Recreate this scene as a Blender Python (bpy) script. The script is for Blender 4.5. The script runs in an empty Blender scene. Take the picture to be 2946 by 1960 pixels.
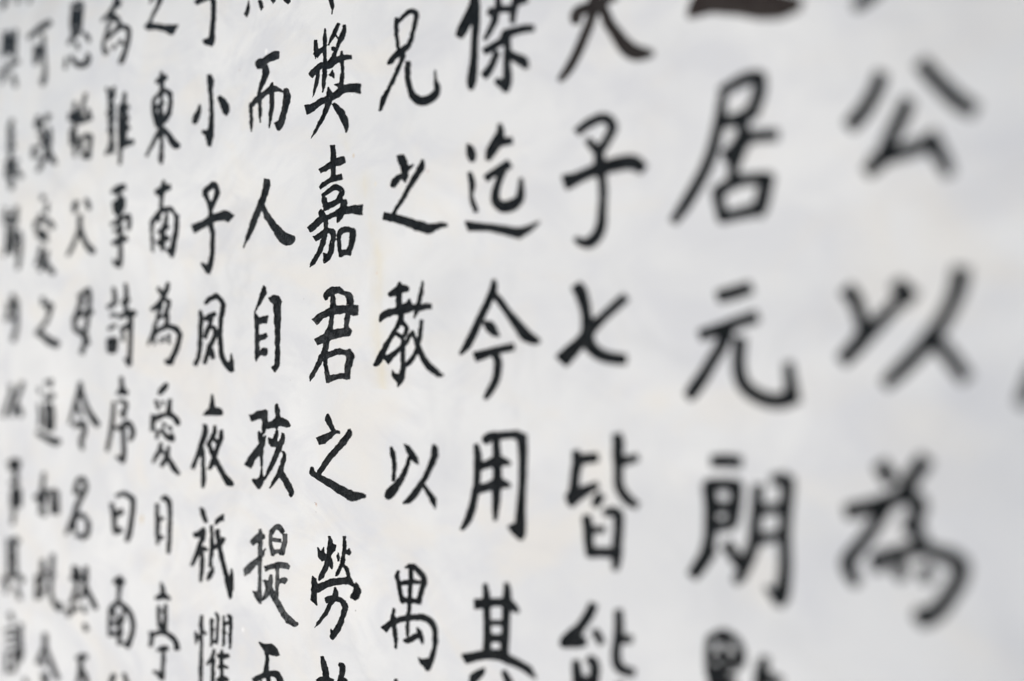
import bpy, math, random
import numpy as np
from mathutils import Vector, Matrix
from mathutils.geometry import delaunay_2d_cdt

random.seed(7)
scene = bpy.context.scene
COL = scene.collection

# ------------------------------------------------------------------ camera
IMW, IMH = 2946.0, 1960.0           # the photograph's own pixel grid
LENS = 50.0
FPX = IMW * LENS / 36.0
PHI = math.radians(37.3)            # angle between the view axis and the slab's long direction
PITCH = math.radians(1.16)
CAM = Vector((0.0, -0.465, 1.45))
FWD = Vector((-math.cos(PHI) * math.cos(PITCH), math.sin(PHI) * math.cos(PITCH), -math.sin(PITCH)))
RIGHT = Vector((math.sin(PHI), math.cos(PHI), 0.0))
UP = RIGHT.cross(FWD)

cam_d = bpy.data.cameras.new('camera')
cam = bpy.data.objects.new('camera', cam_d)
COL.objects.link(cam)
cam.matrix_world = Matrix(((RIGHT.x, UP.x, -FWD.x, CAM.x), (RIGHT.y, UP.y, -FWD.y, CAM.y),
                           (RIGHT.z, UP.z, -FWD.z, CAM.z), (0, 0, 0, 1)))
cam_d.sensor_width = 36.0
cam_d.lens = LENS
cam_d.clip_start = 0.01
cam_d.clip_end = 200.0
cam_d.dof.use_dof = True
cam_d.dof.focus_distance = 0.935
cam_d.dof.aperture_fstop = 2.2
scene.camera = cam

# ------------------------------------------------------------------ world, sun, exposure
world = bpy.data.worlds.new('World')
scene.world = world
world.use_nodes = True
wt = world.node_tree
sky = wt.nodes.new('ShaderNodeTexSky')
sky.sky_type = 'NISHITA'
sky.sun_disc = False
SUN_EL, SUN_AZ = math.radians(38), math.radians(128)     # azimuth clockwise from +Y
sky.sun_elevation = SUN_EL
sky.sun_rotation = SUN_AZ
sky.air_density = 1.0
sky.dust_density = 3.0
bg = wt.nodes['Background']
wt.links.new(sky.outputs['Color'], bg.inputs['Color'])
bg.inputs['Strength'].default_value = 0.12
sun_d = bpy.data.lights.new('sun', 'SUN')
sun_d.energy = 1.5
sun_d.angle = math.radians(40)
sun_d.color = (1.0, 0.965, 0.90)
sun = bpy.data.objects.new('sun', sun_d)
COL.objects.link(sun)
sdir = Vector((math.sin(SUN_AZ) * math.cos(SUN_EL), math.cos(SUN_AZ) * math.cos(SUN_EL), math.sin(SUN_EL)))
sun.rotation_euler = sdir.to_track_quat('Z', 'Y').to_euler()
sun.location = (0, -6, 6)
vs = scene.view_settings
vs.view_transform = 'Standard'
vs.look = 'None'
vs.gamma = 1.0
vs.exposure = 0.59
vs.use_curve_mapping = False
scene.cycles.use_denoising = True
scene.cycles.max_bounces = 5
scene.cycles.diffuse_bounces = 3
scene.cycles.use_adaptive_sampling = True
scene.cycles.adaptive_threshold = 0.02

# ------------------------------------------------------------------ mapping photo position -> point on the slab's face
def to_plane(px, py):
    """arrays of photograph positions -> (x, z) on the front face (the plane y = 0)"""
    px = np.asarray(px, float); py = np.asarray(py, float)
    a = (px - IMW / 2) / FPX
    b = (IMH / 2 - py) / FPX
    dx = FWD.x + RIGHT.x * a + UP.x * b
    dy = FWD.y + RIGHT.y * a + UP.y * b
    dz = FWD.z + RIGHT.z * a + UP.z * b
    t = -CAM.y / dy
    return CAM.x + dx * t, CAM.z + dz * t

def to_photo(x, z):
    dx, dy, dz = x - CAM.x, -CAM.y, z - CAM.z
    d = dx * FWD.x + dy * FWD.y + dz * FWD.z
    return (IMW / 2 + FPX * (dx * RIGHT.x + dy * RIGHT.y + dz * RIGHT.z) / d,
            IMH / 2 - FPX * (dx * UP.x + dy * UP.y + dz * UP.z) / d)

# ------------------------------------------------------------------ node helpers
def mat_new(name):
    m = bpy.data.materials.new(name)
    m.use_nodes = True
    return m, m.node_tree, m.node_tree.nodes['Principled BSDF']

def node(nt, typ, **kw):
    n = nt.nodes.new(typ)
    for k, v in kw.items():
        setattr(n, k, v)
    return n

def math_n(nt, op, a, b=None, c=None, clamp=False):
    n = nt.nodes.new('ShaderNodeMath'); n.operation = op; n.use_clamp = clamp
    for i, v in enumerate((a, b, c)):
        if v is None: continue
        if isinstance(v, (int, float)): n.inputs[i].default_value = v
        else: nt.links.new(v, n.inputs[i])
    return n.outputs[0]

def noise_n(nt, vec, scale, detail=3.0, rough=0.5, dist=0.0):
    n = nt.nodes.new('ShaderNodeTexNoise')
    n.inputs['Scale'].default_value = scale
    n.inputs['Detail'].default_value = detail
    n.inputs['Roughness'].default_value = rough
    n.inputs['Distortion'].default_value = dist
    nt.links.new(vec, n.inputs['Vector'])
    return n.outputs['Fac']

def ramp_n(nt, fac, stops):
    n = nt.nodes.new('ShaderNodeValToRGB')
    el = n.color_ramp.elements
    while len(el) < len(stops): el.new(0.5)
    for e, (p, v) in zip(el, stops):
        e.position = p
        e.color = (v, v, v, 1) if isinstance(v, (int, float)) else (*v, 1)
    nt.links.new(fac, n.inputs['Fac'])
    return n.outputs['Color']

def mix_n(nt, fac, a, b):
    n = nt.nodes.new('ShaderNodeMix'); n.data_type = 'RGBA'
    if isinstance(fac, (int, float)): n.inputs[0].default_value = fac
    else: nt.links.new(fac, n.inputs[0])
    for sock, v in ((n.inputs[6], a), (n.inputs[7], b)):
        if isinstance(v, tuple): sock.default_value = (*v, 1)
        else: nt.links.new(v, sock)
    return n.outputs[2]

# ------------------------------------------------------------------ materials
def stain_points():
    # (photo x, photo y, radius in mm, colour, strength): rust flecks, an ochre dot, pits
    return [(409, 1490, 2.6, (0.50, 0.33, 0.10), 0.75), (407, 1497, 4.5, (0.62, 0.50, 0.30), 0.5),
            (909, 1450, 0.9, (0.30, 0.10, 0.04), 0.9), (906, 1446, 0.5, (0.12, 0.05, 0.03), 0.9),
            (910, 1452, 1.8, (0.62, 0.46, 0.34), 0.5), (909, 1473, 0.45, (0.16, 0.12, 0.10), 0.8),
            (1230, 493, 1.1, (0.50, 0.28, 0.24), 0.7), (689, 202, 0.8, (0.34, 0.22, 0.14), 0.8),
            (1023, 1757, 0.6, (0.05, 0.04, 0.04), 1.0), (1017, 448, 1.8, (0.60, 0.43, 0.20), 0.5),
            (1084, 786, 1.2, (0.66, 0.48, 0.34), 0.5), (755, 625, 0.6, (0.2, 0.2, 0.2), 0.7),
            (874, 860, 0.6, (0.35, 0.33, 0.32), 0.6), (835, 1094, 0.9, (0.45, 0.43, 0.42), 0.5),
            (1080, 530, 2.0, (0.80, 0.70, 0.50), 0.35),
            (766, 149, 2.6, (0.95, 0.95, 0.94), 0.9), (769, 154, 0.5, (0.2, 0.15, 0.12), 0.8),
            (1013, 272, 1.0, (0.95, 0.95, 0.95), 0.9), (699, 1812, 2.2, (0.95, 0.95, 0.95), 0.9),
            (814, 1705, 0.6, (0.95, 0.95, 0.95), 0.9)]

def make_marble():
    m, nt, bs = mat_new('white_marble')
    tc = node(nt, 'ShaderNodeTexCoord')
    v = tc.outputs['Object']
    # soft clouds
    ms = node(nt, 'ShaderNodeMapping')
    ms.inputs['Scale'].default_value = (0.62, 1.0, 1.15)
    ms.inputs['Rotation'].default_value = (0, -0.45, 0)
    nt.links.new(v, ms.inputs['Vector'])
    vm = ms.outputs[0]
    big = ramp_n(nt, noise_n(nt, vm, 5.0, 3, 0.55, 0.8), [(0.34, 0.0), (0.66, 1.0)])
    mid = ramp_n(nt, noise_n(nt, vm, 16.0, 5, 0.62, 1.3), [(0.44, 0.0), (0.66, 1.0)])
    cre = ramp_n(nt, noise_n(nt, vm, 12.0, 4, 0.6, 1.2), [(0.50, 0.0), (0.68, 1.0)])
    col = mix_n(nt, big, (0.695, 0.71, 0.715), (0.815, 0.825, 0.815))
    f1 = math_n(nt, 'MULTIPLY', mid, 0.75)
    col = mix_n(nt, f1, col, (0.645, 0.66, 0.685))
    f2 = math_n(nt, 'MULTIPLY', cre, 0.46)
    col = mix_n(nt, f2, col, (0.78, 0.745, 0.67))
    # fine grain
    gr = noise_n(nt, v, 700.0, 1, 0.6)
    f3 = math_n(nt, 'MULTIPLY', ramp_n(nt, gr, [(0.35, 0.0), (0.75, 1.0)]), 0.14)
    col = mix_n(nt, f3, col, (0.60, 0.62, 0.63))
    # grey veins: thin bands where a warped noise crosses its middle
    for sc_, wd, amt, off in ((4.0, 0.016, 0.20, 0.0), (9.0, 0.014, 0.12, 7.3)):
        mp = node(nt, 'ShaderNodeMapping')
        mp.inputs['Location'].default_value = (off, off, off)
        mp.inputs['Rotation'].default_value = (0, 0.5, 0)
        mp.inputs['Scale'].default_value = (0.8, 1.0, 1.1)
        nt.links.new(v, mp.inputs['Vector'])
        nz = noise_n(nt, mp.outputs[0], sc_, 5, 0.55, 0.9)
        d = math_n(nt, 'ABSOLUTE', math_n(nt, 'SUBTRACT', nz, 0.5))
        band = math_n(nt, 'SUBTRACT', 1.0, math_n(nt, 'DIVIDE', d, wd * 2.5), clamp=True)
        gate = ramp_n(nt, noise_n(nt, v, 5.0 + off, 2), [(0.45, 0.0), (0.65, 1.0)])
        fv = math_n(nt, 'MULTIPLY', math_n(nt, 'MULTIPLY', band, amt), gate)
        col = mix_n(nt, fv, col, (0.46, 0.48, 0.50))
    # ochre seep line running down between two columns
    pts = [(1000, 380), (1016, 448), (1040, 520), (1062, 650), (1072, 720), (1092, 860), (1085, 1010), (1100, 1120)]
    px, pz = to_plane([p[0] for p in pts], [p[1] for p in pts])
    sep = node(nt, 'ShaderNodeSeparateXYZ'); nt.links.new(v, sep.inputs[0])
    wob = math_n(nt, 'MULTIPLY', math_n(nt, 'SUBTRACT', noise_n(nt, v, 22.0, 3), 0.5), 0.035)
    X = math_n(nt, 'ADD', sep.outputs['X'], wob)
    Z = sep.outputs['Z']
    streak = None
    fc = nt.nodes.new('ShaderNodeFloatCurve')
    zt, zb = pz.max(), pz.min()
    tz = math_n(nt, 'DIVIDE', math_n(nt, 'SUBTRACT', zt, Z), float(zt - zb))
    nt.links.new(tz, fc.inputs['Value'])
    x0, x1 = float(px.min()), float(px.max())
    cv = fc.mapping.curves[0]
    cv.points[0].location = (0.0, (px[0] - x0) / (x1 - x0))
    cv.points[1].location = (1.0, (px[-1] - x0) / (x1 - x0))
    for i in range(1, len(pts) - 1):
        cv.points.new(float((zt - pz[i]) / (zt - zb)), float((px[i] - x0) / (x1 - x0)))
    fc.mapping.update()
    xc = math_n(nt, 'ADD', math_n(nt, 'MULTIPLY', fc.outputs[0], x1 - x0), x0)
    dist = math_n(nt, 'ABSOLUTE', math_n(nt, 'SUBTRACT', X, xc))
    band = math_n(nt, 'SUBTRACT', 1.0, math_n(nt, 'DIVIDE', dist, 0.019), clamp=True)
    band = math_n(nt, 'MULTIPLY', band, band)
    ins = math_n(nt, 'MULTIPLY', math_n(nt, 'GREATER_THAN', tz, 0.0), math_n(nt, 'LESS_THAN', tz, 1.0))
    fs = math_n(nt, 'MULTIPLY', math_n(nt, 'MULTIPLY', band, ins),
                ramp_n(nt, noise_n(nt, v, 30.0, 3), [(0.40, 0.0), (0.66, 0.34)]))
    col = mix_n(nt, fs, col, (0.72, 0.62, 0.36))
    # flecks and pits
    wv = node(nt, 'ShaderNodeTexNoise'); wv.inputs['Scale'].default_value = 900.0
    nt.links.new(v, wv.inputs['Vector'])
    ofs = node(nt, 'ShaderNodeVectorMath', operation='MULTIPLY_ADD')
    nt.links.new(wv.outputs['Color'], ofs.inputs[0])
    ofs.inputs[1].default_value = (0.0012, 0.0, 0.0012)
    nt.links.new(v, ofs.inputs[2])
    for (sx, sy, r, c, a) in stain_points():
        wx, wz = to_plane(sx, sy)
        dn = node(nt, 'ShaderNodeVectorMath', operation='DISTANCE')
        nt.links.new(ofs.outputs[0], dn.inputs[0])
        dn.inputs[1].default_value = (float(wx) + 0.0006, 0.0, float(wz) + 0.0006)
        fr = math_n(nt, 'SUBTRACT', 1.0, math_n(nt, 'DIVIDE', dn.outputs['Value'], r * 0.001), clamp=True)
        fr = math_n(nt, 'MULTIPLY', math_n(nt, 'POWER', fr, 0.6), a)
        col = mix_n(nt, fr, col, c)
    nt.links.new(col, bs.inputs['Base Color'])
    bs.inputs['Roughness'].default_value = 0.45
    bs.inputs['Specular IOR Level'].default_value = 0.35
    bp = node(nt, 'ShaderNodeBump')
    bp.inputs['Strength'].default_value = 0.12
    bp.inputs['Distance'].default_value = 0.0006
    nt.links.new(noise_n(nt, v, 260.0, 2, 0.6), bp.inputs['Height'])
    nt.links.new(bp.outputs[0], bs.inputs['Normal'])
    return m

def make_paint():
    m, nt, bs = mat_new('black_lettering_paint')
    tc = node(nt, 'ShaderNodeTexCoord')
    v = tc.outputs['Object']
    at = node(nt, 'ShaderNodeAttribute'); at.attribute_type = 'OBJECT'; at.attribute_name = 'wear'
    wear = at.outputs['Fac']
    n1 = noise_n(nt, v, 210.0, 4, 0.7, 0.5)
    n2 = noise_n(nt, v, 900.0, 3, 0.6)
    col = mix_n(nt, ramp_n(nt, n1, [(0.35, 0.0), (0.7, 1.0)]), (0.0015, 0.002, 0.0025), (0.006, 0.008, 0.0095))
    rub = ramp_n(nt, math_n(nt, 'ADD', math_n(nt, 'MULTIPLY', n1, 0.6), math_n(nt, 'MULTIPLY', n2, 0.4)),
                 [(0.46, 0.0), (0.68, 1.0)])
    fw = math_n(nt, 'MULTIPLY', rub, wear, clamp=True)
    col = mix_n(nt, fw, col, (0.085, 0.09, 0.093))
    ab = node(nt, 'ShaderNodeAttribute'); ab.attribute_type = 'OBJECT'; ab.attribute_name = 'faded'
    col = mix_n(nt, math_n(nt, 'MULTIPLY', ab.outputs['Fac'], math_n(nt, 'ADD', 0.35, n1), clamp=True), col, (0.085, 0.055, 0.040))
    # bare crumbs of stone where the paint has flaked
    vo = node(nt, 'ShaderNodeTexVoronoi'); vo.inputs['Scale'].default_value = 330.0
    nt.links.new(v, vo.inputs['Vector'])
    fl = math_n(nt, 'LESS_THAN', vo.outputs['Distance'], 0.13)
    gate = math_n(nt, 'GREATER_THAN', noise_n(nt, v, 120.0, 2), 0.60)
    col = mix_n(nt, math_n(nt, 'MULTIPLY', math_n(nt, 'MULTIPLY', fl, gate), 0.5), col, (0.32, 0.31, 0.30))
    nt.links.new(col, bs.inputs['Base Color'])
    nt.links.new(ramp_n(nt, n1, [(0.3, 0.34), (0.7, 0.62)]), bs.inputs['Roughness'])
    bs.inputs['Specular IOR Level'].default_value = 0.12
    bp = node(nt, 'ShaderNodeBump')
    bp.inputs['Strength'].default_value = 0.7
    bp.inputs['Distance'].default_value = 0.0007
    nt.links.new(math_n(nt, 'ADD', n1, math_n(nt, 'MULTIPLY', n2, 0.6)), bp.inputs['Height'])
    nt.links.new(bp.outputs[0], bs.inputs['Normal'])
    return m

def make_added_stone():  # pale stone for the added ground, shading block and ledge
    m, nt, bs = mat_new('pale_added_stone')
    tc = node(nt, 'ShaderNodeTexCoord')
    v = tc.outputs['Object']
    col = mix_n(nt, ramp_n(nt, noise_n(nt, v, 1.3, 5), [(0.3, 0.0), (0.7, 1.0)]), (0.36, 0.36, 0.35), (0.45, 0.44, 0.42))
    col = mix_n(nt, math_n(nt, 'MULTIPLY', noise_n(nt, v, 40.0, 4), 0.5), col, (0.30, 0.30, 0.29))
    nt.links.new(col, bs.inputs['Base Color'])
    bs.inputs['Roughness'].default_value = 0.8
    return m

MARBLE, PAINT, ADDED_STONE = make_marble(), make_paint(), make_added_stone()

# ------------------------------------------------------------------ brush strokes of every character
# CROP: origin and enlargement of the drawing sheet each character was drawn on.
CROP = {'A1': (850, 0, 3.92), 'A2': (850, 400, 3.92), 'A3': (850, 800, 3.92), 'A4': (850, 1160, 3.92), 'A5': (850, 1560, 3.92),
        'B1': (410, 0, 3.92), 'B2': (410, 400, 3.92), 'B3': (410, 800, 3.92), 'B4': (410, 1160, 3.92), 'B5': (410, 1560, 3.92),
        'C1': (0, 0, 4.204), 'C2': (0, 320, 4.204), 'C3': (0, 640, 4.204), 'C4': (0, 960, 4.204), 'C5': (0, 1280, 4.204), 'C6': (0, 1587, 4.204),
        'D1': (1290, 0, 2.942), 'D2': (1290, 400, 2.942), 'D3': (1290, 800, 2.942), 'D4': (1290, 1200, 2.942), 'D5': (1290, 1427, 2.942),
        'E1': (1900, 0, 2.24), 'E2': (1900, 600, 2.24), 'E3': (1900, 1260, 2.24)}
# (sheet, character or '' where it is cut off or too worn to read, wear, strokes as "x,y,width ..." parted by "/"; P = outline)
GLYPHS = [
# --- column in focus
('A1', '', .25, "400,-560,30 395,-340,45 395,-120,50 395,-40,45 405,20,42 415,90,28 413,160,6/190,-210,60 320,-260,55 470,-310,60 620,-330,80/260,-430,50 400,-470,50 540,-500,60/330,-620,30 290,-520,40 210,-420,14"),
('A1', '獎', .25, "335,325,14 330,420,38 330,560,40 330,720,40 325,860,44 318,960,34 305,1040,6/230,455,30 232,540,50 232,600,48 225,665,10/228,625,70 270,580,60 330,545,40/172,848,66 225,795,65 300,735,60 380,740,65 440,700,60 500,665,60 625,645,50/255,800,34 250,880,38 225,990,30 192,1105,4/485,270,40 455,340,42 410,430,30 375,510,8/550,285,30 550,340,50 520,430,55 490,480,30 470,540,35 435,630,36 370,730,40/405,535,10 435,550,45 480,540,20/515,580,20 522,660,45 530,760,38 528,860,40 515,960,40 505,1000,30/P415,795,438,830,435,880,385,845/130,1235,105 190,1215,85 280,1150,70 370,1115,65 460,1070,75 540,1010,80 640,995,95 725,1000,115/370,990,20 385,1050,60 380,1130,65 345,1240,50 290,1360,40 235,1460,32 175,1565,6/430,1170,30 470,1220,70 520,1280,75 560,1370,72 575,1440,45 570,1495,8/440,960,10 480,960,30 520,1000,60/455,392,4 475,430,6 500,470,4"),
('A2', '嘉', .25, "420,80,50 430,160,52 428,260,60 425,360,55 430,430,50/280,365,50 340,330,60 430,280,70 510,250,85 548,240,75/278,550,34 320,510,50 400,465,50 450,445,60 520,425,60/305,625,20 325,680,50 335,760,50 330,800,35/310,635,35 380,590,45 440,545,55 490,555,65 520,590,60 505,650,60 480,700,60 430,730,60 370,755,65 325,780,55/155,1020,70 220,970,75 290,905,70 370,880,50 460,840,55 540,810,90 620,800,90 700,800,100 742,800,115/290,790,20 295,840,65 330,900,60/550,690,60 545,750,75 520,840,70 490,900,45 465,950,8/220,1125,60 290,1085,55 350,1040,60 410,1040,60 430,1090,55 415,1170,55 400,1260,55 370,1330,60 335,1370,45 322,1400,10/P315,1290,345,1300,380,1285,400,1270,370,1340,322,1405/335,900,55 345,980,50 340,1060,55 315,1150,55 290,1230,50 240,1330,50 195,1400,40 165,1445,8/490,1080,45 488,1160,40 500,1250,42 510,1325,40/485,1080,40 520,1035,60 580,1020,55 650,1035,60/650,1025,50 645,1100,68 625,1200,62 600,1300,50/510,1295,70 560,1280,60 612,1275,60"),
('A3', '君', .55, "345,245,20 345,195,60 400,150,80 480,135,70 530,165,55 560,185,30/575,155,10 600,200,70 615,260,75 605,340,70 590,420,65 575,500,52 570,580,50/420,190,40 425,280,55 415,380,55 405,480,50 385,570,55 355,660,75 345,740,60 325,830,60 290,900,55 260,970,52 220,1050,50 180,1110,45 165,1165,10/222,490,80 290,430,75 370,390,75 470,362,92 570,355,85 660,368,118 695,368,112/240,720,75 290,695,80 400,650,95 500,620,100 590,610,100 625,620,50/330,880,40 340,960,38 350,1050,45 365,1140,50 365,1180,40/335,890,50 420,850,60 490,830,65 560,840,55 610,850,90/605,815,30 620,880,85 600,980,70 580,1070,60 590,1140,40/360,1150,70 440,1120,60 530,1105,60 605,1105,80"),
('A4', '之', .35, "360,125,15 370,190,65 405,260,50 440,330,40/495,330,25 440,330,45 380,370,70 310,410,90 260,430,90/605,295,30 600,360,65 540,440,70 460,530,65 380,620,60 310,720,60 265,790,55/190,725,30 190,780,55 270,840,70 360,890,75 460,950,85 560,1010,100 640,1050,110 720,1045,80 790,1050,30"),
('A5', '勞', .25, "385,-62,20 392,0,45 385,90,50 370,190,45 340,290,50 300,370,55 262,430,15/P400,60,430,25,460,35,450,90,415,130,395,110/P255,65,285,110,318,60,335,140,325,195,300,210,270,185,258,120/400,190,10 405,250,38 410,310,15/552,-58,28 552,40,36 545,130,40 530,220,45 500,300,42 470,365,30 452,390,10/P480,115,498,160,492,210,478,215,470,170/P555,115,610,75,622,120,610,150,575,130/540,260,20 580,310,42 598,380,35 600,420,40/P192,380,235,415,245,480,240,580,240,710,170,650,185,520/240,530,90 320,490,75 420,450,75 520,440,75 600,440,80 655,490,25/P680,450,715,490,735,555,715,620,675,655,615,625,650,560,660,490/445,515,15 455,580,55 430,650,45 390,710,45 350,790,45 290,870,35 215,970,5/342,655,65 400,640,70 480,645,55 540,680,60 560,740,60 540,820,55 510,910,60 460,1000,70 420,1060,60 415,1100,20/P398,975,415,1000,450,990,480,950,500,960,440,1080,395,1080"),
('A5', '', .25, "300,1295,20 320,1370,60 340,1470,65 345,1568,60 345,1660,60 325,1800,50 260,1960,20/340,1700,40 430,1690,50 430,1820,50 395,1950,45/245,1575,60 330,1548,60 420,1565,50/490,1375,30 525,1400,60 525,1480,60 505,1568,60 480,1660,60/545,1530,30 590,1600,40 650,1720,55/500,1660,50 450,1760,30/550,1790,40 590,1840,50/560,1880,40 620,1930,50"),
# --- column to its right
('A1', '兄', .15, "1145,205,40 1140,260,55 1140,380,45 1150,480,40 1160,560,30/1160,250,35 1215,190,35 1270,140,45 1330,130,60 1365,165,60 1355,240,48 1330,340,45 1310,440,50 1265,520,60 1190,580,75 1110,645,65 1075,690,60 1040,725,20/1215,620,60 1180,720,45 1120,860,45 1050,1010,45 990,1130,60 960,1230,35 950,1250,15/1270,700,50 1262,800,58 1270,900,60 1290,1010,60 1340,1100,85 1420,1140,100 1510,1120,100 1580,1060,90 1600,1000,70 1580,900,40 1575,790,15"),
('A2', '之', .25, "1185,190,80 1210,260,100 1230,340,85 1230,430,70 1240,490,15/1260,340,50 1330,290,10/1215,400,50 1160,440,70 1115,490,80 1100,540,40/1430,240,30 1425,310,65 1380,390,70 1310,500,55 1220,660,45 1150,770,38 1100,855,35/1000,870,90 1070,885,85 1160,905,95 1290,950,100 1400,985,110 1500,1015,110 1570,990,80 1640,975,60 1710,970,30"),
('A3', '教', .2, "1055,195,50 1110,165,80 1180,130,90 1240,120,75 1280,130,15/1175,45,20 1175,120,70 1165,200,60 1165,300,60 1180,370,50/1280,240,15 1280,300,60 1240,330,80/955,495,15 990,430,70 1060,390,80 1150,375,80 1250,345,110 1330,335,70 1400,345,70 1460,325,70 1530,320,60/1435,35,15 1425,120,40 1405,220,45 1385,320,50 1360,390,50 1335,450,15/1200,400,55 1180,470,60 1140,560,50 1070,680,50 1010,790,62 960,890,75 920,960,60 885,990,10/1150,520,40 1200,510,50 1245,550,50 1250,600,45 1215,660,35/1100,600,35 1160,640,45 1210,680,45/1205,660,35 1215,780,50 1210,880,50 1215,1000,50 1205,1080,70 1185,1150,70 1155,1235,8/1090,1035,12 1110,1090,50 1160,1130,80 1180,1170,50/1025,930,95 1090,870,60 1180,800,50 1240,740,45 1310,620,25/1425,480,30 1415,570,45 1400,680,40 1375,790,50 1340,880,45 1280,950,50 1240,990,35/1320,600,25 1350,690,40 1390,790,55 1430,880,60 1480,970,75 1560,1040,70 1620,1090,60 1670,1100,15"),
('A4', '以', .2, "1075,495,30 1095,570,60 1112,660,45 1112,760,40 1105,880,36/1230,465,15 1270,510,60 1310,580,70 1350,640,65 1385,690,15/1290,590,30 1265,690,50 1220,800,55 1160,900,75 1100,980,110 1060,1030,105 1040,1075,40/1550,465,25 1575,530,75 1560,620,75 1510,740,65 1460,850,65 1400,940,70 1340,1030,75 1280,1095,65 1220,1130,12/1450,930,40 1500,1010,50 1555,1100,65 1575,1190,20"),
('A5', '禺', .2, "1160,325,25 1145,380,45 1165,470,50 1180,560,45 1200,650,50 1220,690,20/1240,290,25 1290,265,50 1340,280,60 1400,340,65 1450,410,60 1440,490,60 1410,590,55 1385,690,55/1170,475,45 1240,455,55 1320,445,55 1400,455,40/1200,655,50 1290,655,55 1390,675,55/1300,290,45 1305,400,50 1295,520,45 1290,640,45 1280,760,42 1270,850,45 1265,960,38 1265,1060,30/1110,745,20 1100,830,45 1110,920,52 1120,1020,48 1130,1110,40 1132,1195,20/1000,985,80 1070,920,65 1180,875,65 1300,850,65 1430,850,75 1510,880,75 1560,950,65 1575,1040,60 1575,1150,55 1550,1260,60 1520,1350,75 1490,1420,60 1500,1440,20/P1385,1300,1420,1320,1480,1315,1510,1300,1500,1440,1470,1430,1420,1380/1220,1115,25 1270,1110,65 1340,1070,70 1390,1050,40/1370,960,12 1400,1020,45 1425,1090,45 1435,1145,25"),
('A5', '', .2, "1130,1550,20 1140,1600,44 1140,1680,50"),
# --- the two columns to its left and the next
('B1', '', .15, "240,-230,40 170,-120,55 110,-20,45 85,40,20/160,-330,30 200,-250,50/280,-220,40 215,-70,55 205,-30,55 175,60,45 125,160,38 85,250,35/P30,300,60,255,130,260,250,285,400,285,345,395,300,385,230,345,130,330,40,335"),
('B1', '東', .1, "215,815,20 220,900,40 215,1000,40 215,1100,30 210,1200,40 205,1300,40 205,1400,50 210,1480,45 215,1568,30 215,1690,32 210,1790,50 215,1845,20/150,925,25 200,895,50 265,870,50/215,1030,30 150,1100,35 125,1160,35 130,1270,38 150,1370,40 170,1420,40/190,1050,40 240,1020,40 300,1050,50 315,1120,40 312,1200,40 290,1290,50 240,1360,55 180,1400,55/140,1220,35 240,1160,40/150,1310,26 270,1320,28/200,1470,40 160,1540,38 100,1650,34 45,1760,20/230,1450,50 290,1520,50 340,1600,70 380,1640,70 410,1630,15"),
('B2', '南', .1, "238,470,20 238,540,50 225,620,40 212,700,35 210,790,30/155,610,60 220,570,60 310,545,50/165,880,30 115,930,40 105,1030,25 112,1150,25 115,1270,25/120,920,40 180,840,40 240,800,45 310,790,45 350,830,30 380,870,30/390,870,40 385,960,45 370,1070,50 355,1170,50 335,1260,60 325,1330,25/260,1230,10 300,1270,50/190,870,25 180,930,20/275,830,20 265,920,30 240,990,30/175,1050,30 290,985,40/165,1180,35 290,1110,45/235,980,40 230,1100,45 225,1200,45 230,1260,20"),
('B3', '為', .1, "175,115,30 215,165,40/290,60,25 275,120,40 245,200,45 190,290,45 105,360,40/250,250,40 295,270,40 285,330,38 250,420,38/270,420,40 280,470,38 260,540,35/215,280,30 180,420,30 130,580,30 60,760,20/120,630,35 200,580,45 290,545,45 370,570,50 420,630,45 415,700,45 385,790,50 350,880,55 310,950,60 260,930,30/190,440,30 290,415,35/130,650,20 135,750,15/190,680,15 200,740,15/240,660,15 245,730,15/295,640,15 300,740,20"),
('B4', '愛', .1, "265,-220,25 250,-180,60 215,-140,60 185,-100,30/150,-25,30 185,60,30/225,-20,30 235,30,25/310,-35,40 295,60,45 290,130,45/120,140,40 115,220,45 115,310,40/120,190,45 200,150,45 290,125,50 360,160,50 395,210,50 400,250,25/240,230,30 250,260,30/215,280,20 240,340,40 290,390,55 345,410,50/320,350,40 345,410,40/310,270,25 320,300,25/170,310,30 165,400,25/210,450,30 195,520,40 150,610,38 120,670,20/290,490,25 280,580,40 240,670,45 210,710,35/200,530,30 260,560,30/260,580,40 300,650,45 350,730,55 410,800,30"),
('B4', '目', .1, "165,1145,30 168,1250,40 170,1380,38 168,1500,38 172,1590,25/180,1310,40 235,1300,30/180,1525,45 235,1515,35/220,1080,25 265,1070,50 300,1120,50 310,1200,40 308,1320,38 305,1450,36 300,1568,38 295,1650,35 290,1690,15"),
('B5', '亭', .1, "210,465,20 230,530,38 235,590,40/P140,620,200,590,260,585,310,620,310,650,240,640,150,645/180,720,30 185,830,34 190,950,34/260,700,25 258,800,38 255,920,36 255,1020,36/190,790,20 260,765,22/190,920,30 255,920,30/190,970,22 255,970,22/100,1020,45 100,1100,40 95,1170,30/95,1045,45 180,1025,40 260,1025,45 330,1070,45 375,1130,50 395,1200,55/P360,1150,400,1150,410,1215,360,1215/P165,1210,230,1175,280,1180,290,1215,220,1225,170,1225/235,1210,35 235,1330,32 228,1450,36 220,1550,40/130,1460,20 185,1490,45 215,1540,40"),
('B1', '于', .15, "610,35,40 650,0,60 760,-40,60 900,-110,70 970,-120,60/700,-290,45 800,-330,50 900,-360,45/800,-330,45 795,-100,50 795,-40,50 798,80,45 798,200,42 790,300,45 785,400,55 775,470,65 765,505,40/690,460,20 720,475,60 765,470,70"),
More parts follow.
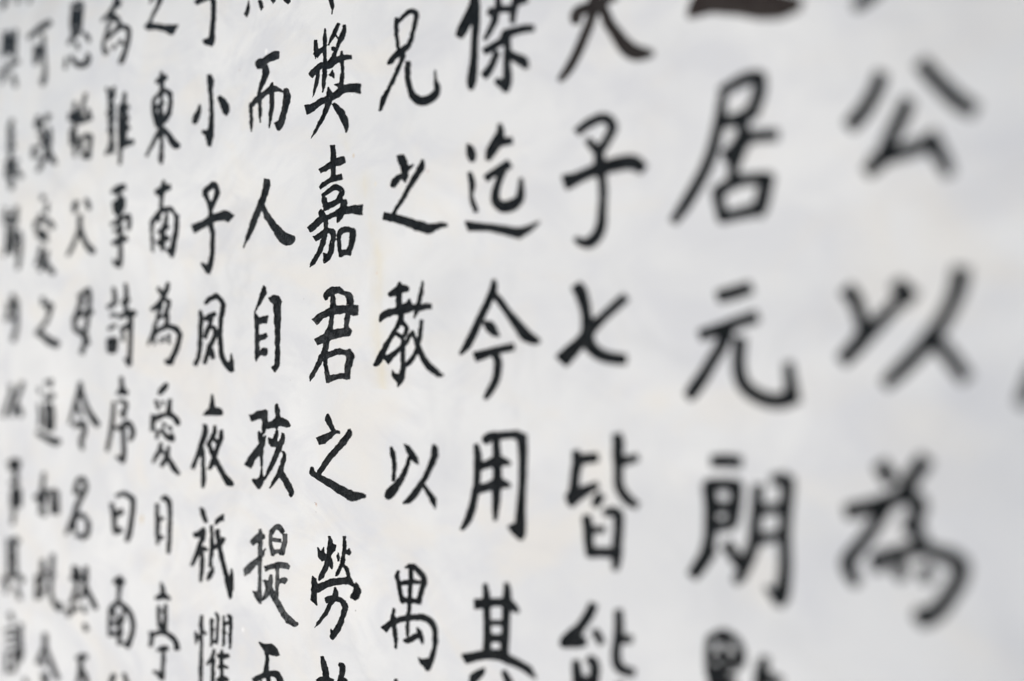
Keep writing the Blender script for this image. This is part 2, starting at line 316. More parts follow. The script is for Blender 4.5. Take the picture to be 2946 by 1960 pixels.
('B1', '小', .15, "755,850,40 770,920,60 768,1020,38 775,1150,36 780,1280,40 778,1400,50 770,1500,60 760,1568,55 750,1640,30/680,1485,25 730,1510,50 760,1560,70/P648,1180,655,1230,640,1310,620,1370,590,1400,570,1390,575,1320,610,1260/P850,1105,880,1085,930,1120,965,1180,975,1240,945,1300,915,1270,880,1190"),
('B2', '子', .25, "700,640,40 710,590,55 755,545,55 810,515,55 840,570,50 840,620,50 815,690,45 780,760,45 765,820,40/705,610,50 735,690,40 765,780,40 765,880,45 775,980,45 790,1080,40 790,1180,40 785,1280,38 770,1380,45 750,1460,60 735,1510,40/675,1405,15 700,1440,45 745,1475,60/580,1010,90 640,985,75 720,940,70 800,895,75 900,868,95 940,865,105 988,895,95"),
('B3', '夙', .2, "650,370,20 662,450,38 655,560,40 650,680,40 645,800,36 630,900,42 600,960,45 590,975,25/705,290,25 750,245,45 830,205,50 870,240,45 910,300,50 900,370,50 885,450,42 878,560,38 875,680,38 885,800,40 900,900,50 940,970,55 990,1020,65 1018,1045,45/1000,855,8 1005,930,35 1005,1020,45/715,470,50 760,435,55 820,400,40/770,450,40 760,520,35 730,600,40 705,670,35/740,560,35 800,560,35 820,610,35 800,690,40 760,770,40 740,830,40 700,960,30/750,760,35 775,830,45 795,900,30"),
('B4', '夜', .2, "785,-90,20 785,-20,40 785,60,55/P690,130,715,90,780,50,860,55,895,90,895,130/710,250,40 705,330,55 670,440,50 630,560,40 590,670,40 562,735,35/675,500,35 685,600,35 685,700,30 688,800,38 686,880,40 684,950,20/815,260,25 810,340,40 770,420,35 740,470,30/740,460,35 775,540,40 820,640,48 870,730,50 920,820,55 970,890,75 1020,915,15/895,310,25 885,390,42 850,490,40 815,590,40 785,680,42 755,740,25/800,390,30 840,440,30"),
('B5', '祗', .2, "660,-388,25 690,-308,45 715,-228,30/590,-78,50 650,-98,60 700,-153,35/695,-138,35 680,-48,45 650,20,45 630,90,45 600,170,45 560,260,30/655,50,40 670,150,36 672,250,38 668,350,36 658,440,20/680,60,40 720,90,35/P910,-303,915,-248,870,-233,815,-193,830,-248,870,-288/775,-178,20 780,-98,25 785,0,35 780,90,35 770,190,30 765,280,30/P800,285,800,340,770,400,735,430,725,400,750,340/790,70,40 840,40,40 890,0,40 915,-45,40/845,-138,30 850,-60,40 865,40,35 890,170,38 920,290,40 950,410,45 980,530,50 995,630,20/1005,305,10 1008,420,25 998,540,35"),
('B5', '懼', .2, "665,830,30 662,950,40 665,1100,36 662,1300,34 658,1450,38 655,1640,36/600,1010,25 605,1080,32 605,1150,20/680,1000,30 715,1040,35/775,860,25 780,980,34 780,1100,32 775,1170,25/785,895,25 803,885,20/780,990,30 810,985,25/830,800,25 850,850,30 848,960,30 842,1060,32 835,1140,25/780,1120,30 840,1120,30/915,830,22 918,950,30 915,1060,32 912,1170,25/920,930,30 990,900,35/915,1030,35 950,1020,25/910,1140,30 940,1140,20/960,830,30 990,850,40 995,950,38 990,1080,30 985,1200,15/810,1215,30 785,1300,38 730,1380,25/800,1320,35 795,1450,36 795,1640,36/890,1220,25 890,1350,34 895,1480,34 895,1640,34/845,1275,35 900,1290,60 970,1280,35/850,1420,35 905,1400,40 965,1415,25/P830,1550,870,1515,930,1510,970,1545,970,1570,835,1570"),
('B1', '', .3, "P1197,10,1207,60,1200,140,1175,200,1155,150,1170,100,1185,50/P1310,15,1330,5,1355,40,1362,80,1338,118,1318,85/P1450,-60,1500,-60,1500,20,1470,40,1452,15/P1590,0,1620,-60,1660,-60,1660,25,1640,45,1615,30/1640,-30,50 1660,-200,55 1610,-320,60 1450,-300,55 1280,-240,45/1450,-310,40 1520,-420,45 1480,-500,45 1340,-460,40/1500,-760,30 1440,-620,45 1320,-430,40 1220,-230,35 1170,-80,14/1320,-740,30 1380,-670,40"),
('B1', '而', .5, "1325,768,70 1325,715,105 1370,695,80 1420,660,80 1490,630,100 1530,625,85/1375,720,50 1390,810,70 1370,890,60 1335,970,45 1310,1060,30 1310,1100,30/1215,1170,20 1230,1195,45 1270,1140,55 1330,1090,55 1400,1040,55 1460,1010,70 1520,1005,50 1580,1035,12/1460,935,15 1460,1000,50/1215,1160,20 1225,1240,36 1228,1340,36 1228,1420,32 1228,1490,8/1320,1090,35 1325,1200,35 1325,1300,30 1327,1380,10/1460,1020,50 1460,1130,48 1450,1250,42 1440,1350,34 1428,1440,6/1610,1000,40 1630,1080,80 1615,1180,75 1590,1280,65 1570,1370,62 1545,1430,60 1530,1470,30/P1490,1390,1540,1360,1570,1370,1530,1470,1510,1450"),
('B2', '人', .5, "1405,462,75 1395,550,75 1365,660,72 1320,770,70 1270,890,68 1220,1020,60 1180,1120,42 1135,1235,4/1360,755,40 1390,840,60 1440,930,75 1510,1020,90 1560,1085,115 1630,1135,130 1690,1130,75 1715,1135,30"),
('B3', '自', .45, "P1365,85,1388,110,1395,160,1370,225,1335,290,1268,380,1280,330,1310,260,1325,190,1345,130/1268,395,12 1282,450,40 1288,560,42 1292,680,45 1292,800,50 1288,870,45 1278,940,8/P1275,455,1415,430,1400,505,1345,510,1300,520,1275,520/P1275,640,1330,640,1395,628,1405,660,1380,680,1330,710,1275,715/P1290,830,1335,815,1360,795,1405,795,1410,850,1390,870,1330,870,1295,905/1500,260,85 1515,300,85 1520,420,75 1522,540,65 1522,660,55 1522,780,50 1522,900,50 1515,990,55 1495,1060,20/P1450,1005,1490,985,1520,970,1540,1010,1490,1062/P1420,225,1480,195,1540,210,1562,250,1560,330,1480,300,1440,265/1264,365,10 1268,400,12"),
('B4', '孩', .4, "1225,170,80 1280,150,85 1340,115,70 1390,100,50/1385,95,40 1380,170,55 1375,250,55 1365,320,40 1345,355,15/1310,320,25 1330,390,55 1345,460,60 1335,520,60 1342,600,30 1345,700,20 1342,800,25 1335,870,60 1315,940,50 1300,955,30/P1235,860,1290,860,1340,820,1345,880,1320,950,1290,945,1250,905/1190,705,85 1240,620,80 1300,530,70 1350,470,60 1385,370,15/1512,12,40 1522,90,50 1525,170,50 1515,240,55 1510,300,12/P1410,290,1425,230,1500,175,1570,170,1640,200,1670,250,1665,275,1620,265,1560,250,1500,270,1440,280/1515,310,25 1510,360,45 1490,420,50/P1420,390,1455,400,1490,420,1530,440,1510,490,1450,490,1420,440/1585,340,25 1580,410,55 1545,490,60 1510,580,52 1470,670,45 1420,770,38 1370,875,8/1595,550,25 1600,610,45 1570,710,50 1540,790,45 1490,870,40 1435,955,8/1555,760,50 1600,850,70 1650,940,75 1680,1010,50 1665,1045,25"),
('B5', '提', 1.0, "1235,10,60 1300,-45,80 1370,-60,50/1325,-140,25 1330,-60,50 1325,30,45 1325,150,45 1320,280,40 1322,400,36 1320,520,36 1322,610,45 1322,690,20/P1245,550,1300,570,1340,560,1335,690,1300,670,1270,620/P1385,75,1365,150,1290,250,1215,340,1150,380,1145,300,1200,245,1300,165,1360,100/1445,-120,30 1445,0,36 1460,90,45 1470,150,30/1450,-110,50 1490,-160,45 1540,-170,55 1585,-110,50/1610,-90,55 1605,0,50 1585,80,50 1570,145,45/1475,-25,40 1560,-15,40/1460,125,50 1520,105,45 1590,125,50/1385,300,60 1450,280,55 1540,260,65 1610,265,70 1655,285,50/1515,250,45 1520,380,42 1518,500,38 1510,620,38/1535,445,50 1590,430,60 1615,445,60/1450,370,25 1445,430,45 1420,520,55 1395,600,55 1355,650,12/1375,430,30 1420,500,60 1470,590,65 1530,700,65 1590,810,70 1660,890,75 1720,925,50 1745,920,25"),
('B5', '而', .3, "P1315,1130,1380,1150,1450,1150,1520,1200,1545,1270,1510,1285,1430,1265,1400,1250,1340,1180/1400,1240,45 1405,1320,40 1400,1400,50 1390,1480,60/1250,1560,50 1320,1525,60 1420,1490,65 1510,1490,70 1560,1568,60 1590,1660,60 1580,1860,60 1540,1950,50 1490,1900,20/1260,1560,30 1255,1760,34 1250,1960,12/1420,1500,50 1420,1700,45 1410,1900,20/1340,1560,30 1340,1760,34 1335,1880,12"),
# --- far columns, left
('C1', '', .1, "80,-60,40 60,60,30/10,40,30 30,100,30/220,-60,40 215,30,30"),
('C1', '', .1, "370,-60,30 350,40,20"),
('C1', '興', .1, "55,400,35 40,600,35 35,700,30/190,370,40 180,520,40 170,690,40/110,380,30 105,600,30/50,470,30 180,450,30/45,560,30 180,540,30/45,640,30 180,620,30/15,900,40 60,840,45 140,780,50 220,740,50/60,860,40 20,1000,35/150,900,40 190,1040,40"),
('C1', '可', .1, "345,460,45 420,400,55 520,320,70 610,270,60/430,560,35 425,780,30/470,570,40 460,720,40/420,580,30 475,570,40/420,760,40 460,740,35/520,420,30 530,560,34 540,720,30 545,880,35 525,980,55 515,1030,30/490,990,30 530,970,50"),
('C1', '恩', .1, "870,80,40 920,50,45 980,40,50/890,90,40 870,260,38 880,390,36/985,50,50 980,180,45 970,280,42 955,390,50/900,140,35 970,140,35/930,140,35 910,270,35 890,310,25/920,240,30 960,330,40/885,390,45 960,380,45/930,400,50 880,460,45 830,530,30/800,700,20 790,830,25/860,680,30 900,750,45 970,790,60 1040,770,60 1070,700,50 1060,650,20/930,520,30 940,590,35/1020,400,30 1060,450,40 1080,500,30"),
('C1', '為', .1, "1430,-80,40 1410,-10,40 1380,90,50 1330,160,45 1290,200,35 1230,250,20/1450,20,40 1430,80,30/1340,190,40 1400,200,35 1380,240,35 1340,230,30/1330,250,28 1290,400,28 1250,550,25 1270,660,20/1400,200,40 1440,260,40 1430,330,38 1340,430,32 1310,470,25/1420,350,40 1480,325,45 1540,340,50 1560,400,45 1545,500,45 1515,620,45 1470,740,55 1440,750,25/1370,560,50 1390,580,40/1450,490,40 1465,530,45/1290,600,20 1300,640,20"),
('C2', '難', .1, "1290,-280,30 1330,-200,35/1380,-290,30 1360,-200,40 1330,-120,45/1310,-170,35 1390,-190,35/1310,-60,40 1380,-70,40/1300,40,40 1330,20,45 1385,10,40/1345,-150,38 1345,0,40 1345,120,40 1345,240,45/1310,120,35 1385,90,35/1310,240,40 1370,230,45/1350,240,40 1350,350,40 1330,450,38 1280,520,25/1350,380,35 1380,430,40/1320,470,30 1380,500,35/1510,-220,30 1500,-120,35 1455,-20,30/1450,-60,30 1450,100,30 1450,300,32 1455,500,30 1450,640,25/1510,-50,40 1515,100,40 1510,250,40 1505,340,35/1470,0,40 1550,-60,50/1460,120,40 1550,80,50/1460,260,45 1555,190,55/1470,430,50 1540,385,60 1610,370,50"),
('C2', '怡', .1, "905,-110,30 905,30,40 900,200,38 905,400,36 905,550,25/850,30,35 845,110,35/860,230,30 855,400,20/1040,-210,30 1010,-100,30 970,50,40 960,130,45/950,130,50 1010,110,55 1080,70,60/1060,-20,40 1080,60,50 1100,100,30/970,330,40 985,480,35/980,340,30 1040,300,45 1100,310,50/1095,320,50 1085,450,35 1070,530,45/1000,540,50 1050,540,70 1090,540,60"),
('C2', '敬', .1, "470,60,45 450,130,40/590,50,60 560,110,40/420,160,30 520,130,30/440,200,40 490,180,35 520,260,35 510,420,35/405,440,36 405,560,36/405,440,30 470,440,30/405,550,30 470,540,30/600,200,30 605,300,40 590,420,50 540,560,45 460,720,40/470,290,40 600,330,35/560,400,40 600,520,55 650,610,60 680,630,20"),
('C2', '慕', .1, "150,110,45 120,220,45 130,400,40 120,600,40 110,780,40/110,300,35 170,250,30/100,360,30 170,360,30/90,450,30 180,430,30/60,640,35 220,600,35/160,660,40 220,760,55 270,800,30/110,720,40 140,880,60 130,940,40/80,700,30 70,800,30"),
('C3', '', .1, "70,-170,40 60,0,40/200,-180,50 185,-60,50 190,20,40/60,-60,35 190,-80,35/60,20,40 190,10,40/240,130,40 245,250,45 235,400,45 215,560,35/90,80,35 90,250,40 70,350,35 40,400,25/160,60,30 160,220,35 150,380,40/90,140,30 240,120,30/90,240,30 240,230,30/80,330,35 170,330,35"),
('C3', '愛', .1, "520,-320,50 515,-280,45/570,-230,35 560,-120,40/500,-100,30 480,-60,30/430,80,45 440,0,45 520,-30,50 600,0,50 640,60,55/450,150,60 560,130,60/480,90,35 500,200,40/540,190,60 560,230,50/500,290,40 480,400,38 440,520,30/570,350,40 540,470,45 480,590,35/530,460,50 580,540,60 650,620,50"),
('C3', '父', .1, "930,-250,50 905,-190,55 905,-120,35/1040,-280,30 1065,-220,45 1080,-160,35/960,-60,35 970,60,42 1000,170,48 1050,270,55 1110,340,70 1130,370,30/970,-80,45 960,40,36 950,100,25 910,220,34 860,330,34 820,400,25"),
('C3', '事', .1, "1360,-360,40 1430,-410,65 1510,-430,60/1380,-240,35 1390,-140,35/1490,-290,45 1490,-190,40 1470,-140,40/1380,-230,35 1490,-290,40/1390,-120,45 1480,-150,45/1440,-420,36 1445,-250,34 1445,0,40 1455,200,40 1460,350,40 1455,450,45 1440,530,45/1370,450,20 1400,500,40 1440,520,55/1350,30,30 1440,-30,45 1550,-80,50/1560,-80,35 1565,20,38 1550,90,30/1380,110,35 1480,80,45/1370,260,45 1440,220,60 1530,190,60"),
('C3', '詩', .1, "1370,790,28 1390,880,42 1395,950,40/1310,1030,45 1400,970,45/1340,1130,35 1400,1110,35/1320,1290,35 1400,1240,30/1315,1420,45 1320,1540,45/1320,1420,40 1400,1410,40/1400,1420,50 1390,1540,45/1320,1560,40 1390,1560,45/1520,745,28 1530,860,40 1520,1000,40 1525,1080,40/1480,980,40 1550,920,70/1440,1150,40 1520,1110,55 1580,1100,75 1640,1100,40/1460,1290,30 1580,1240,65/1580,1150,45 1580,1300,42 1575,1480,40 1570,1600,42 1560,1700,55 1545,1725,40/1510,1655,25 1550,1670,50/1480,1300,30 1490,1430,30"),
('C3', '母', .1, "985,920,50 960,1010,38 925,1130,45 900,1280,40 990,1350,50/950,900,35 1060,820,50/1060,810,50 1085,890,50 1075,1000,42 1060,1150,40 1040,1300,40/990,930,50 985,1000,35/890,1190,45 940,1120,60 1040,1100,50 1120,1080,50/900,1280,40 980,1330,55 1040,1400,50 1070,1470,40/1040,1350,50 1020,1480,40 985,1580,55"),
('C3', '之', .1, "515,910,40 520,1000,40/590,970,50 580,1070,40/640,1000,20 560,1200,40 470,1310,35/440,1330,55 520,1370,65 600,1440,80 680,1470,80 710,1480,30"),
('C3', '', .1, "150,880,45 175,960,60 130,1040,40/200,960,45 205,1150,40 195,1300,40 160,1430,50/100,980,30 95,1150,35/60,1170,40 180,1150,40"),
('C4', '以', .1, "130,620,30 140,700,40/150,690,40 110,800,40 80,900,45 40,1000,40/270,590,45 230,720,42 190,830,42 150,1000,40/200,860,40 240,930,55 260,1000,40"),
('C4', '道', .1, "560,570,30 570,610,30/620,560,35 610,640,35/470,660,25 490,720,25/540,780,45 600,770,65 650,740,50/560,850,35 560,1000,34 560,1150,34/620,860,35 635,980,45 630,1160,45/570,930,25 620,930,25/570,1060,30 620,1060,30/560,1160,30 630,1160,30/470,850,25 490,1000,30 480,1120,30/450,1190,40 520,1240,55 600,1280,70 670,1310,80 730,1300,40"),
('C4', '令', .1, "970,590,35 965,680,55 930,780,40 890,920,35 840,1090,20/980,680,40 1030,840,40 1080,950,50 1140,1050,65 1190,1110,50/930,860,30 970,950,35 990,1000,25/900,1120,50 960,1090,60 1020,1080,50/1020,1100,50 1020,1200,45 985,1280,45 985,1340,45 1000,1400,25"),
('C4', '序', .1, "1465,530,35 1475,620,40 1480,690,40/P1410,730,1450,670,1500,660,1545,700,1540,740,1470,735/1375,830,30 1370,950,34 1355,1100,36 1330,1250,38 1295,1420,30/1430,820,30 1490,820,35 1525,850,40 1510,930,40 1470,980,35/1460,950,30 1510,1010,45/1400,1140,30 1460,1140,55 1530,1080,55 1580,1110,50 1610,1190,45 1590,1260,45 1570,1290,30/1490,1130,40 1495,1280,40 1500,1420,42 1490,1520,50 1480,1560,35/1410,1490,25 1470,1520,50"),
('C5', '', .1, "100,230,40 200,190,50/150,180,40 140,300,40/230,190,40 225,280,35/190,180,36 190,400,40 185,600,38 165,850,36 150,960,30/120,300,35 230,280,35/120,460,35 230,430,35/150,560,35 240,540,35/240,560,38 240,740,38/140,720,40 230,730,40/145,570,35 150,740,35"),
('C5', '如', .1, "530,340,30 520,480,38 490,650,40 480,720,36/420,640,45 500,600,45 560,560,35/545,540,40 530,680,40 480,830,30/500,720,40 540,860,40/610,590,35 620,700,35 630,820,35/600,570,35 670,550,45/690,570,45 695,700,40 695,820,45/630,810,45 700,810,55"),
('C5', '名', .1, "960,400,40 920,500,45 900,590,30/960,420,35 1010,410,35 1040,510,50 1000,610,50 950,700,55 900,840,50 850,970,45 800,1080,25/920,520,35 960,590,30/890,900,45 905,1040,40/900,900,45 970,850,45 1040,880,50/1060,920,50 1070,1000,50 1045,1110,50/920,1090,40 1020,1120,60"),
('C5', '曰', .1, "1350,710,40 1375,850,45 1390,1050,45/1410,620,35 1500,590,45 1590,640,55/1595,640,50 1610,680,55 1605,800,50 1585,950,50 1560,1080,55 1535,1160,45/1390,850,60 1480,800,60/1390,1050,60 1470,1030,55"),
('C6', '其', .1, "90,-110,40 230,-130,50/180,-170,40 180,0,42 185,200,45 180,290,40/100,-150,30 100,250,36/90,30,30 180,20,30/90,130,30 180,120,30/20,360,45 100,310,50 200,290,50 280,360,60/90,380,40 70,500,35/200,420,40 240,570,45"),
('C6', '此', .1, "440,290,30 440,520,30/515,100,40 515,260,50 510,400,40/430,560,40 480,530,60 540,440,40/520,260,35 560,250,35/640,40,40 630,200,45 615,400,40 620,530,40 670,650,50 730,700,60/650,270,50 600,330,40/730,620,30 735,700,50"),
('C6', '然', .1, "890,180,35 900,280,40 880,340,55/860,320,50 940,340,40/930,200,30 960,260,30/960,250,35 930,400,40 900,530,45 850,640,35/1040,190,40 1040,290,55 1030,400,45 1000,520,40 950,580,40/930,340,35 1060,310,35/1030,430,50 1070,510,55 1120,600,50 1160,690,45/800,700,30 830,780,40/870,680,30 880,740,35/930,660,40 930,710,35/1010,660,35 1030,740,35/1020,880,35 1050,950,50"),
('C6', '南', .1, "1445,300,35 1450,380,60 1440,500,34 1430,610,34/1380,360,50 1450,360,80 1500,370,40/1330,720,40 1380,650,50 1450,630,50 1520,680,50 1580,760,50 1605,850,45 1610,930,45 1585,1030,50 1550,1130,60 1535,1160,30/1330,690,35 1325,850,32 1325,1020,28/1380,720,25 1400,790,25/1500,690,25 1480,780,30/1370,870,40 1440,860,60 1490,810,50/1360,1000,40 1450,980,60 1480,960,40/1450,800,40 1450,950,45 1440,1120,40/1490,1110,20 1540,1130,40"),
('C6', '', .1, "120,750,45 150,840,35/60,960,35 180,930,35/90,1030,30 170,1020,30/80,1120,30 170,1100,30/80,1220,35 190,1210,35/80,1220,35 80,1440,35/190,1220,35 180,1440,35/70,1450,35 190,1440,35/250,880,45 240,1050,45 250,1250,60 220,1330,50/220,950,35 230,1200,40/290,1540,35 330,1600,35"),
('C6', '', .1, "545,1000,50 545,1150,50 500,1230,40 450,1350,35/570,1200,40 620,1350,50 700,1540,50/490,1300,40 540,1370,45/540,1480,80 550,1600,70"),
('C6', '', .1, "930,1290,40 1000,1265,60 1050,1280,45/980,1330,45 975,1420,50 940,1600,40/970,1430,50 1030,1500,50 1060,1640,45"),
('C6', '', .1, "1380,1490,50 1340,1600,50/1500,1480,30 1550,1640,50"),
# --- near columns, right
('D1', '傑', .2, "300,-260,30 235,-60,60 210,60,65 160,170,70 115,260,70 95,305,45/240,40,40 235,180,45 222,350,42 218,500,42 205,620,60 195,700,55 195,750,20/350,95,50 390,120,55 390,180,40 350,260,28 310,330,15/420,-50,30 420,60,40 390,120,50/430,80,40 520,75,40/580,-60,45 560,60,40 545,130,38 545,190,25/560,30,40 660,-5,40/310,435,40 380,395,45 460,345,48 490,290,60 560,265,50 640,245,50 715,240,40/490,270,45 500,400,42 495,520,42 500,620,50 495,700,60 480,765,40/410,680,20 440,705,50 490,720,70/410,450,35 375,540,38 340,600,50 305,640,45/510,450,40 570,490,55 630,520,70 660,570,30"),
('D2', '迄', .2, "P165,50,200,70,225,130,215,180,190,185,165,140/180,290,20 200,370,36 200,420,25 195,480,10 205,530,25 235,610,20/435,-120,20 440,-50,50 400,40,75 360,110,65 335,170,25/430,30,50 530,15,45/325,330,45 380,290,40 450,250,50 510,215,60/460,270,45 425,360,40 400,450,45 405,530,60 460,575,75 540,560,80 600,510,60 615,430,40 615,340,15/P150,705,260,720,400,735,560,760,640,755,765,705,700,770,600,835,560,825,450,795,330,770,175,770"),
('D3', '今', .2, "385,25,20 380,100,45 330,220,45 270,340,46 210,470,50 160,570,45 105,640,8/370,120,40 430,190,42 510,300,45 580,390,65 650,480,85 720,525,60 770,535,15/P300,375,360,375,390,410,425,490,375,480,330,440/235,665,70 320,640,55 420,610,45 545,585,45/395,640,45 420,710,50 415,800,46 395,880,45 350,960,42 315,1015,20"),
('D4', '用', .2, "235,240,25 250,330,45 245,440,40 240,560,38 220,680,42 195,790,48 160,880,40 115,950,12/330,215,30 325,185,60 370,155,45 460,155,45 570,150,50 640,180,60/570,140,40 620,185,70 630,300,58 630,450,50 625,600,48 615,750,55 610,880,70 615,980,60 610,1030,30/P510,930,570,900,640,870,635,1010,605,1030,550,985/405,180,45 410,320,50 415,450,52 410,580,60 405,700,48 400,800,36 395,870,12/240,430,50 330,400,50 410,370,70 470,380,55 520,395,15/235,620,55 330,590,55 420,560,70 480,570,50 520,580,15"),
('D5', '其', .2, "312,755,20 322,840,42 325,950,45 330,1100,45 330,1240,50 325,1340,50/490,745,25 498,820,50 495,900,55 490,1000,52 485,1150,50 475,1290,55 470,1380,55/235,915,70 320,910,60 420,900,50 510,910,60 550,945,50 590,980,12/330,1075,28 485,1075,28/330,1205,50 480,1205,50/P120,1350,250,1325,340,1310,450,1310,520,1360,620,1410,690,1450,735,1540,690,1510,600,1450,500,1415,440,1385,330,1370,240,1385,155,1410/P305,1465,290,1510,240,1560,190,1610,190,1520,240,1490/470,1490,25 500,1550,45 540,1640,50"),
('D1', '大', .45, "1080,185,40 1080,140,65 1100,100,60 1180,60,50 1280,20,50 1400,-30,50/1240,-260,40 1235,-60,60 1230,70,60 1195,200,50 1150,310,50 1100,430,50 1050,530,45 1000,610,40 950,670,20/1310,60,50 1350,180,65 1410,270,75 1480,370,95 1560,440,110 1650,455,75 1720,450,25"),
('D2', '子', .2, "1100,-65,40 1170,-120,45 1280,-175,50 1350,-165,55 1390,-110,55 1380,-60,48 1340,10,45 1290,90,50/1185,15,30 1230,65,45 1275,110,50/1275,100,50 1280,200,60 1300,330,45 1310,450,42 1305,560,42 1300,660,50 1290,750,60 1250,830,65 1190,880,60 1110,870,30 1085,845,15/1000,365,100 1080,335,70 1180,290,65 1290,250,75 1400,220,90 1500,200,95 1580,205,95 1640,250,70"),
('D3', '七', .2, "1090,75,70 1120,120,80 1150,220,65 1170,320,55 1180,430,75 1180,530,80 1230,610,75 1310,660,70 1400,680,70 1490,690,60/1490,170,50 1400,250,50 1300,340,50 1200,440,70 1120,540,70 1030,630,90 970,690,100"),
('D4', '皆', .2, "1080,300,35 1095,380,60 1075,480,48 1065,600,55 1050,690,70 1040,740,30/1100,365,50 1180,350,55 1250,345,50/1030,700,80 1090,660,75 1170,620,55 1250,580,35/1430,160,50 1440,230,65 1435,340,60 1440,450,50 1440,560,50 1470,640,55 1530,710,55 1590,745,35/1450,380,50 1520,365,45 1590,345,40/1285,670,50 1260,710,55 1245,745,30/1170,850,45 1185,950,55 1190,1060,50 1205,1160,50/1330,810,40 1400,800,50 1440,830,60/1440,830,55 1440,950,55 1430,1060,55 1425,1170,60 1415,1280,30/1190,960,30 1310,950,30/1210,1150,55 1310,1145,55 1420,1150,60"),
('D5', '能', .2, "1225,930,50 1180,1020,55 1120,1110,55 1050,1190,90 1000,1230,75 970,1260,25/980,1245,50 1070,1235,75 1150,1235,45/1240,1150,35 1270,1190,40 1290,1240,30/1440,980,40 1445,1080,50 1435,1200,48 1420,1320,50 1430,1420,55 1480,1475,55 1560,1495,45/1450,1210,50 1540,1215,40/1080,1410,35 1090,1500,55 1095,1640,50 1090,1760,50 1050,1880,30/1190,1380,35 1230,1410,50 1240,1480,55 1220,1640,55 1220,1800,55 1200,1880,50 1150,1850,20/1100,1560,60 1210,1570,50/1100,1690,40 1215,1690,40/1450,1600,45 1440,1720,50 1440,1830,55 1500,1880,60 1570,1850,45 1580,1780,20/1460,1720,45 1550,1670,40"),
('E1', '', .5, "P190,100,200,40,240,-40,700,-40,900,0,890,55,770,105,640,108,520,85,330,65,220,95"),
('E1', '居', .2, "400,590,35 470,550,42 560,505,50 630,495,55/640,490,50 640,570,55 620,650,55 590,720,55/600,720,60 510,765,55 420,790,45/400,640,30 385,760,38 360,880,42 330,990,45 280,1110,45 220,1220,45 160,1320,42 90,1420,25/420,1000,50 480,980,70 560,890,50 640,875,48 740,870,45/540,770,35 530,870,50 490,980,80 470,1080,40 470,1160,40/370,1230,50 380,1310,42 405,1410,42/380,1230,50 470,1180,45 570,1155,45 690,1150,55/690,1140,60 670,1230,65 650,1320,65 630,1370,50/400,1400,45 500,1380,45 620,1350,60"),
('E2', '元', .2, "385,565,50 470,545,58 570,512,50/270,815,45 360,785,45 470,745,45 610,698,50/430,790,60 390,890,50 330,990,46 270,1090,50 200,1190,50 185,1205,25/515,850,50 505,950,50 510,1060,55 540,1140,58 610,1200,60 710,1240,62 800,1235,70 865,1205,75/850,1220,70 840,1130,50 825,1010,35"),
('E3', '朗', .2, "345,150,45 420,150,55 505,155,45/315,310,60 325,420,55 325,540,52 320,640,48 300,730,50/310,305,50 400,300,45 490,310,55/490,310,55 485,430,50 465,540,50/330,450,45 480,445,45/330,570,45 460,560,40/320,720,60 270,800,60 215,880,45/430,690,45 470,750,45 500,800,40/630,320,40 620,450,45 610,570,48 600,680,50 560,790,55 520,880,45 490,920,25/730,270,40 800,265,55/820,270,60 815,380,58 805,520,52 800,660,52 805,800,52 795,930,60 780,1020,70 765,1065,40/P690,970,750,990,800,960,810,1030,770,1070,730,1030/630,470,45 780,450,40/620,660,50 780,620,30"),
('E3', '點', .2, "318,1310,18 313,1420,22 322,1530,24/320,1300,26 400,1262,30 470,1295,26/470,1295,26 508,1350,24 518,1440,30 470,1485,26/410,1290,12 405,1420,24 402,1560,24 402,1660,24/320,1410,14 515,1410,14/325,1495,18 470,1485,18/330,1560,40 470,1570,36/300,1640,32 510,1640,32/300,1710,24 285,1770,30/370,1710,24 375,1760,26/430,1705,24 445,1755,26/490,1700,24 520,1760,32/670,1430,36 650,1520,54 640,1660,46/660,1530,46 760,1580,46/600,1670,30 610,1800,30/600,1680,28 760,1660,32/760,1660,34 745,1800,34/610,1780,28 745,1775,28"),
('E1', '', .2, "1260,50,15 1290,20,50 1400,-60,50"),
('E1', '公', .25, "1420,490,50 1390,580,55 1340,670,58 1280,750,60 1230,805,55/1690,415,60 1760,500,68 1850,590,74 1930,660,74 2010,705,65/1590,660,55 1555,750,60 1500,860,60 1450,970,60 1400,1050,60 1345,1100,45/1380,1040,50 1500,1000,50 1620,960,60 1750,920,60/1740,880,70 1790,980,70 1830,1050,55 1855,1110,40"),
('E2', '以', .2, "1210,530,65 1260,600,55 1290,700,45 1320,790,60/1530,490,50 1550,520,75 1610,570,75/1560,580,45 1450,690,48 1370,770,60 1310,830,70 1250,900,65 1185,970,55/1935,410,80 1920,510,75 1870,630,62 1810,740,62 1740,840,80 1660,930,65 1560,1030,62 1460,1125,40/1740,840,70 1830,910,60 1890,990,62 1960,1085,55"),
('E3', '為', .2, "1425,180,60 1480,270,60/1700,150,70 1620,260,70 1570,360,70/1215,475,60 1330,450,62 1440,420,65 1540,380,65/1560,370,60 1640,400,65 1670,440,65 1640,520,65 1600,590,60/1450,450,50 1370,580,50 1290,690,50 1210,790,55 1220,860,50 1260,930,30/1620,560,60 1670,640,60 1650,710,60 1550,740,55 1450,760,50 1390,790,55/1660,690,60 1760,740,60 1870,770,70 1940,830,72 1920,920,72 1860,1020,72 1790,1110,75 1710,1160,80 1660,1130,40/1400,790,60 1410,840,45/1530,830,50 1560,890,40/1700,850,50 1725,905,45"),
('E2', '', .2, "2430,1020,60 2365,1190,75 2335,1255,60"),
]

